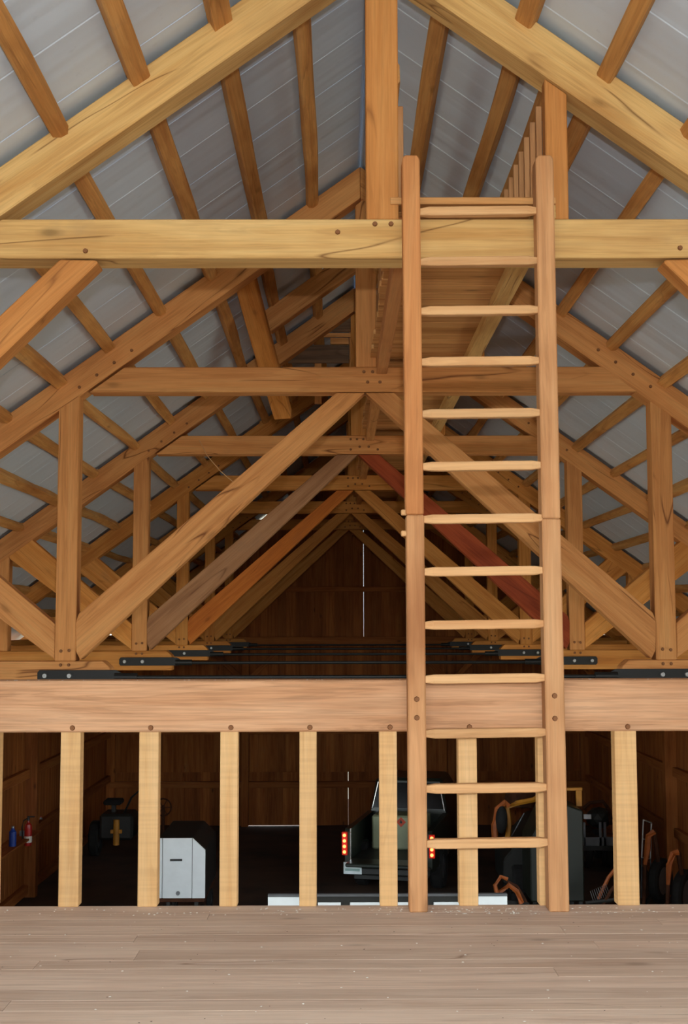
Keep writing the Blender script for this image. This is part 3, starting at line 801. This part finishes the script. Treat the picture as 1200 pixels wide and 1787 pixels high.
sh2 = empty('wall_shelf', 'narrow plank shelf on the left wall carrying the blue bottle', 'shelf', (XC - HW + .14, 20.2, -2.2))
zsh = at(21, 1458, 20.15).z - .15
box('shelf_board', XC - HW + .03, at(21, 1458, 20.15).x + .09, 18.3, 21.7, zsh - .032, zsh - .001, M['wall'], sh2)

# ---- dark tractor at the far left with yellow cylinder
q = at(205, 1430, 25.5)
fm = empty('farm_machine', 'dark farm machine with handlebar and upright yellow cylinder by the back left corner', 'machine', (q.x, 25.5, GZ))
box('engine_block', q.x - .35, q.x + .3, 25.4, 26.1, GZ + .35, GZ + .85, P_['dark'], fm, bev=.05)
box('seat', q.x - .3, q.x + .05, 25.5, 25.9, GZ + 1.0, GZ + 1.1, P_['black'], fm, bev=.03)
box('seat_post', q.x - .16, q.x - .08, 25.65, 25.75, GZ + .84, GZ + 1.0, P_['dark'], fm)
tube('handlebar', [(q.x + .1, 25.6, GZ + .84), (q.x + .25, 25.5, GZ + 1.15), (q.x + .42, 25.4, GZ + 1.3), (q.x + .5, 25.4, GZ + 1.12)], .02, P_['dark'], fm)
cyl('hydraulic_cylinder', (q.x + .0, 25.3, GZ + .28), (q.x + .0, 25.3, GZ + .76), .06, P_['yellow'], fm)
box('cylinder_lug', q.x - .11, q.x + .11, 25.27, 25.33, GZ + .5, GZ + .57, P_['yellow'], fm)
for s in (-1, 1): wheel(fm, (q.x + s*.48, 25.75, GZ + .34), .34, .18)
q = at(283, 1408, 26.5)
wh = empty('iron_wheel_stand', 'thin spoked iron wheel standing behind the white cabinet', 'wheel', (q.x, 26.5, GZ))
tube('rim', [(q.x + .17*math.cos(a*.3927), 26.5, q.z + .17*math.sin(a*.3927)) for a in range(16)], .016, P_['rust'], wh, closed=True)
for a in range(3): tube('spoke', [(q.x + .165*math.cos(a*1.047), 26.5, q.z + .165*math.sin(a*1.047)), (q.x - .165*math.cos(a*1.047), 26.5, q.z - .165*math.sin(a*1.047))], .008, P_['rust'], wh)
box('stand', q.x - .03, q.x + .03, 26.51, 26.57, GZ, q.z + .03, P_['rust'], wh)
# ---- coil and tool by the trailer
q = at(480, 1545, 19)
hc = empty('hose_coil', 'dark hose coil heaped on the ground behind the trailer end', 'hose', (q.x, 19, GZ))
for j in range(4):
    r_ = .34 - .03*j
    tube('coil', [(q.x + r_*math.cos(a*.349)*1.2, 19.2 + r_*math.sin(a*.349) , GZ + .04 + .07*j + .015*math.sin(a)) for a in range(18)], .035, P_['black'], hc, closed=True)
q = at(508, 1532, 18.2)
hl = empty('hand_tool', 'slim tool with pale and green handle leaning behind the trailer', 'tool', (q.x, 18.2, GZ))
tube('shaft', [(q.x + .12, 18.1, GZ), (q.x + .02, 18.2, GZ + .45)], .022, P_['green'], hl)
tube('handle', [(q.x + .02, 18.2, GZ + .45), (q.x - .05, 18.25, GZ + .75)], .024, P_['grey'], hl)

# ---- yellow excavator-like machine behind the ladder
q = at(885, 1440, 21.0); X_ = q.x
ex = empty('loader_machine', 'yellow arched loader with black seat seen through the ladder rungs', 'machine', (X_, 21.3, GZ))
def arc(pxs, Y): return [at(a, b2, Y) for a, b2 in pxs]
tube('lift_arm', arc([(862, 1470), (861, 1440), (866, 1412), (880, 1400), (886, 1408)], 21.0), .05, P_['orange'], ex, n=6)
tube('lift_arm', arc([(884, 1468), (887, 1440), (884, 1410), (900, 1402), (930, 1396), (948, 1384)], 21.1), .045, P_['yellow'], ex, n=6)
bm = bmesh.new(); bmesh.ops.create_icosphere(bm, subdivisions=3, radius=1)
for v in bm.verts: v.co = Vector((v.co.x*.10, v.co.y*.12, v.co.z*.23))
c_ = at(873, 1430, 21.0); link('seat', done(bm, 'seat'), P_['black'], ex, Matrix.Translation(c_))
c_ = at(905, 1440, 21.4)
prism('body', [(c_.x - .28, GZ + .3), (c_.x + .62, GZ + .3), (c_.x + .62, GZ + 1.35), (c_.x + .25, GZ + 1.3), (c_.x - .28, GZ + .7)], 21.3, 22.5, (1, 0), P_['dark'], ex, bev=.03)
tube('edge_strip', arc([(886, 1469), (913, 1420)], 21.2), .01, P_['grey'], ex)
c_ = at(912, 1392, 22.0)
bm = bmesh.new(); bmesh.ops.create_icosphere(bm, subdivisions=3, radius=1)
for v in bm.verts: v.co = Vector((v.co.x*.32, v.co.y*.4, max(v.co.z, -.3)*.26))
link('canopy', done(bm, 'canopy'), P_['rust'], ex, Matrix.Translation(c_ + Vector((0, 0, -.05))))
for dx in (-.2, .55):
    for dy in (.35, 1.2): wheel(ex, (c_.x + dx, 21.1 + dy, GZ + .33), .33, .22)
q = at(885, 1555, 19.0)
cl = empty('curved_tines', 'yellow curved tines lying low beside the trailer end', 'implement', (q.x, 19, GZ))
tube('tine', arc([(868, 1572), (862, 1545), (872, 1530), (884, 1535)], 19.0), .03, P_['orange'], cl, n=6)
tube('tine', arc([(874, 1575), (872, 1556), (886, 1545), (900, 1556), (908, 1577)], 19.1), .04, P_['orange'], cl, n=6)
tube('tine', arc([(884, 1540), (900, 1548), (912, 1568), (918, 1580)], 19.3), .03, P_['rust'], cl, n=6)
tube('frame_bar', [at(866, 1574, 19.05), at(920, 1580, 19.25)], .04, P_['dark'], cl, n=6)

# ---- tall green hopper behind the right stile
a = at(940, 1410, 20.0); b2 = at(1016, 1410, 20.0)
hp = empty('green_hopper', 'tall dark green hopper standing just behind the right ladder stile', 'hopper', ((a.x+b2.x)/2, 20.4, GZ))
prism('hopper_body', [(a.x - .15, GZ + .3), (b2.x, GZ + .3), (b2.x, a.z - .05), (b2.x - .25, a.z + .04), (a.x + .1, a.z), (a.x - .15, a.z - .5)], 20.0, 20.9, (0, 1), P_['green'], hp, bev=.02)
for x_ in (a.x, b2.x - .08):
    for yy in (20.05, 20.8): box('leg', x_, x_ + .06, yy, yy + .06, GZ, GZ + .31, P_['dark'], hp)
q = at(1004, 1380, 20.6)
box('crossbar', at(986, 1376, 20.6).x, at(1014, 1376, 20.6).x, 20.55, 20.65, q.z - .0, q.z + .045, P_['yellow'], hp)
box('bracket', at(1003, 1380, 20.6).x, at(1013, 1380, 20.6).x, 20.56, 20.64, a.z - .06, q.z, P_['yellow'], hp)

# ---- pale utility cart
q = at(1048, 1460, 24.0)
ct = empty('utility_cart', 'pale framed utility cart with rusty arms in the gap right of the ladder', 'cart', (q.x, 24.3, GZ))
x0, x1_ = at(1017, 1470, 24).x, at(1076, 1470, 24).x
zt_ = at(1048, 1462, 24).z; zb_ = at(1048, 1477, 24).z
box('front_bar', x0, x1_, 24.0, 24.06, zb_, zt_, P_['grey'], ct)
for px in (1018, 1046, 1054, 1075): box('upright', at(px, 1450, 24).x - .025, at(px, 1450, 24).x + .025, 24.0, 24.05, zb_, at(px, 1436, 24).z, P_['grey'], ct)
box('lamp_panel', at(1017, 1430, 24).x, at(1030, 1430, 24).x, 23.98, 24.03, at(1017, 1430, 24).z, at(1017, 1422, 24).z, P_['white'], ct)
box('cart_bed', x0, x1_, 24.07, 25.4, zb_ - .1, zb_ + .02, P_['dark'], ct)
tube('arm', arc([(1016, 1412), (1028, 1402), (1050, 1399), (1062, 1415), (1064, 1440)], 24.2), .035, P_['rust'], ct, n=6)
for s in (0, 1):
    for dy in (.25, 1.2): wheel(ct, (x0 + .12 + s*(x1_ - x0 - .24), 24.1 + dy, GZ + .28), .28, .14)
bm = bmesh.new(); bmesh.ops.create_icosphere(bm, subdivisions=2, radius=1)
for v in bm.verts: v.co = Vector((v.co.x*.25, v.co.y*.25, v.co.z*.2))
link('engine', done(bm, 'engine'), P_['dark'], ct, Matrix.Translation(at(1044, 1428, 24.5)))
q = at(1068, 1545, 19.0)
rk = empty('hay_rake', 'rusty slanting rake with fine tines low in the gap right of the ladder', 'implement', (q.x, 19, GZ))
tube('frame_bar', arc([(1042, 1570), (1060, 1532), (1082, 1505)], 19.2), .028, P_['orange'], rk, n=6)
tube('frame_bar', arc([(1050, 1580), (1064, 1555), (1080, 1535)], 19.0), .025, P_['rust'], rk, n=6)
for i in range(9): tube('tine', arc([(1028 + i*3.4, 1556 - i*1.5), (1034 + i*3.6, 1574 - i*1.2)], 19.0 + .02*i), .006, P_['grey'], rk, n=5)
tube('frame_bar', arc([(1020, 1577), (1080, 1570)], 19.0), .03, P_['dark'], rk, n=6)

# ---- right side: leaning frame, plough implements, planks
a = at(1119, 1500, 22.0); b2 = at(1134, 1428, 22.0)
lf = empty('leaning_frame', 'pale metal frame leaning against the right wall', 'frame', (a.x + .1, 22.0, a.z))
XR = XC + HW
pts = [at(1121, 1432, 21.9), at(1135, 1437, 22.4), at(1133, 1500, 22.2), at(1118, 1498, 21.7)]
for i in range(4): tube('rail', [pts[i], pts[(i+1) % 4]], .012, P_['white'], lf, n=6)
tube('rail', [at(1120, 1465, 21.8), at(1134, 1468, 22.3)], .01, P_['white'], lf, n=6)
tube('foot', [pts[3], (pts[3].x - .02, 21.7, GZ)], .012, P_['grey'], lf, n=6); tube('foot', [pts[2], (pts[2].x + .02, 22.2, GZ)], .012, P_['grey'], lf, n=6)
def plough(label, pa, Y, wpx, wr):
    q = at(*pa[-1], Y)
    e = empty('plough', label, 'implement', (q.x, Y, GZ), 'plough frames along the right wall')
    tube('tine', arc(pa, Y), [.05] * (len(pa) - 1) + [.03], P_['orange'], e, n=6)
    c_ = at(*wpx, Y + .3); c_.z = GZ + wr
    wheel(e, c_, wr, .16, (.8, -.6, 0))
    tube('beam', [at(*pa[0], Y), (c_.x, Y + .3, GZ + wr)], .035, P_['rust'], e, n=6)
    tube('beam', [(q.x, Y, GZ + .06), (c_.x, Y + .3, GZ + wr)], .03, P_['dark'], e, n=6)
    tube('shank', [at(*pa[-1], Y), (q.x - .05, Y - .05, GZ + .02)], .03, P_['rust'], e, n=6)
plough('tall curved rust-orange tine of the left plough, under the leaning frame', [(1140, 1452), (1130, 1460), (1128, 1485), (1124, 1510)], 21.0, (1150, 1500), .36)
plough('curved rust-orange tine of the right plough, nearest the right wall post', [(1182, 1488), (1172, 1490), (1166, 1510), (1164, 1545)], 19.8, (1192, 1530), .38)
pk = empty('plank_stack', 'low stack of dark planks on the ground by the right wall', 'planks', (at(1130, 1560, 18.9).x, 19.0, GZ))
for j in range(5):
    xx = at(1118, 1560, 19).x + j * .16
    box('plank', xx, xx + .14, 18.0, 19.5, GZ + .002, GZ + .05 + .01*(j % 2), M['oldboard'], pk)
    if j < 4: box('plank', xx + .05, xx + .2, 18.1, 19.4, GZ + .065, GZ + .11, M['oldboard'], pk)

# ================================================================== small details
tw = tube('hanging_twine', [at(348, 768, 12.9), at(362, 795, 12.85), at(385, 822, 12.8), at(412, 845, 12.8), at(440, 862, 12.8)], .004, M['rung'], None, n=5)
tag(tw, 'thin straw twine dangling slack across the left trusses', 'twine')

# droppings: tiny flat white flecks on the floor, rail and rungs
bm = bmesh.new(); rd = random.Random(21)
def fleck(x, y, z, r, up=True):
    n_ = 6; vs = []
    for i in range(n_):
        a = 2*math.pi*i/n_; rr = r * rd.uniform(.6, 1.2)
        vs.append(bm.verts.new((x + rr*math.cos(a), y + rr*.8*math.sin(a), z) if up else (x + rr*.5*math.cos(a), y, z + rr*1.5*math.sin(a))))
    c_ = bm.verts.new((x, y, z + r*.3) if up else (x, y - r*.25, z))
    for i in range(n_): bm.faces.new((vs[i], vs[(i+1) % n_], c_))
def patch(label, mat, draw):
    global bm
    bm = bmesh.new(); draw()
    nm = 'bird_droppings' if mat is WHITE else 'dark_crumbs'
    tag(link(nm, done(bm, nm), mat), label, 'droppings' if mat is WHITE else 'dirt', kind='stuff')
WHITE = plain('white_dropping', srgb(236, 236, 230), .9); CRUMB = plain('dark_crumb', srgb(58, 44, 36), .9)
def d1():
    for i in range(150): fleck(rd.uniform(-2.1, 2.3), rd.uniform(3.9, 6.3), FZ + .0018, rd.uniform(.002, .007))
def d2():
    for i in range(300):
        x_ = rd.gauss(.75, .35) if i % 2 else rd.uniform(-1.8, 2)
        if .32 < x_ < .45 or 1.0 < x_ < 1.13: continue
        fleck(x_, rd.uniform(6.32, 6.48), FZ + .0018, rd.uniform(.002, .008))
def d3():
    for i in range(70): fleck(rd.uniform(-1.8, 2), Y1 + rd.uniform(.01, .05), bz1 + .0012, rd.uniform(.002, .007))
def d4():
    for i in range(150): fleck(rd.uniform(-2.1, 2.3), rd.uniform(3.9, 6.3), FZ + .0018, rd.uniform(.002, .005))
patch('white bird droppings scattered over the open loft planks', WHITE, d1)
patch('white bird droppings heaped along the foot of the studs', WHITE, d2)
patch('white bird droppings along the top of the rail beam', WHITE, d3)
patch('dark dirt crumbs scattered over the loft floor', CRUMB, d4)
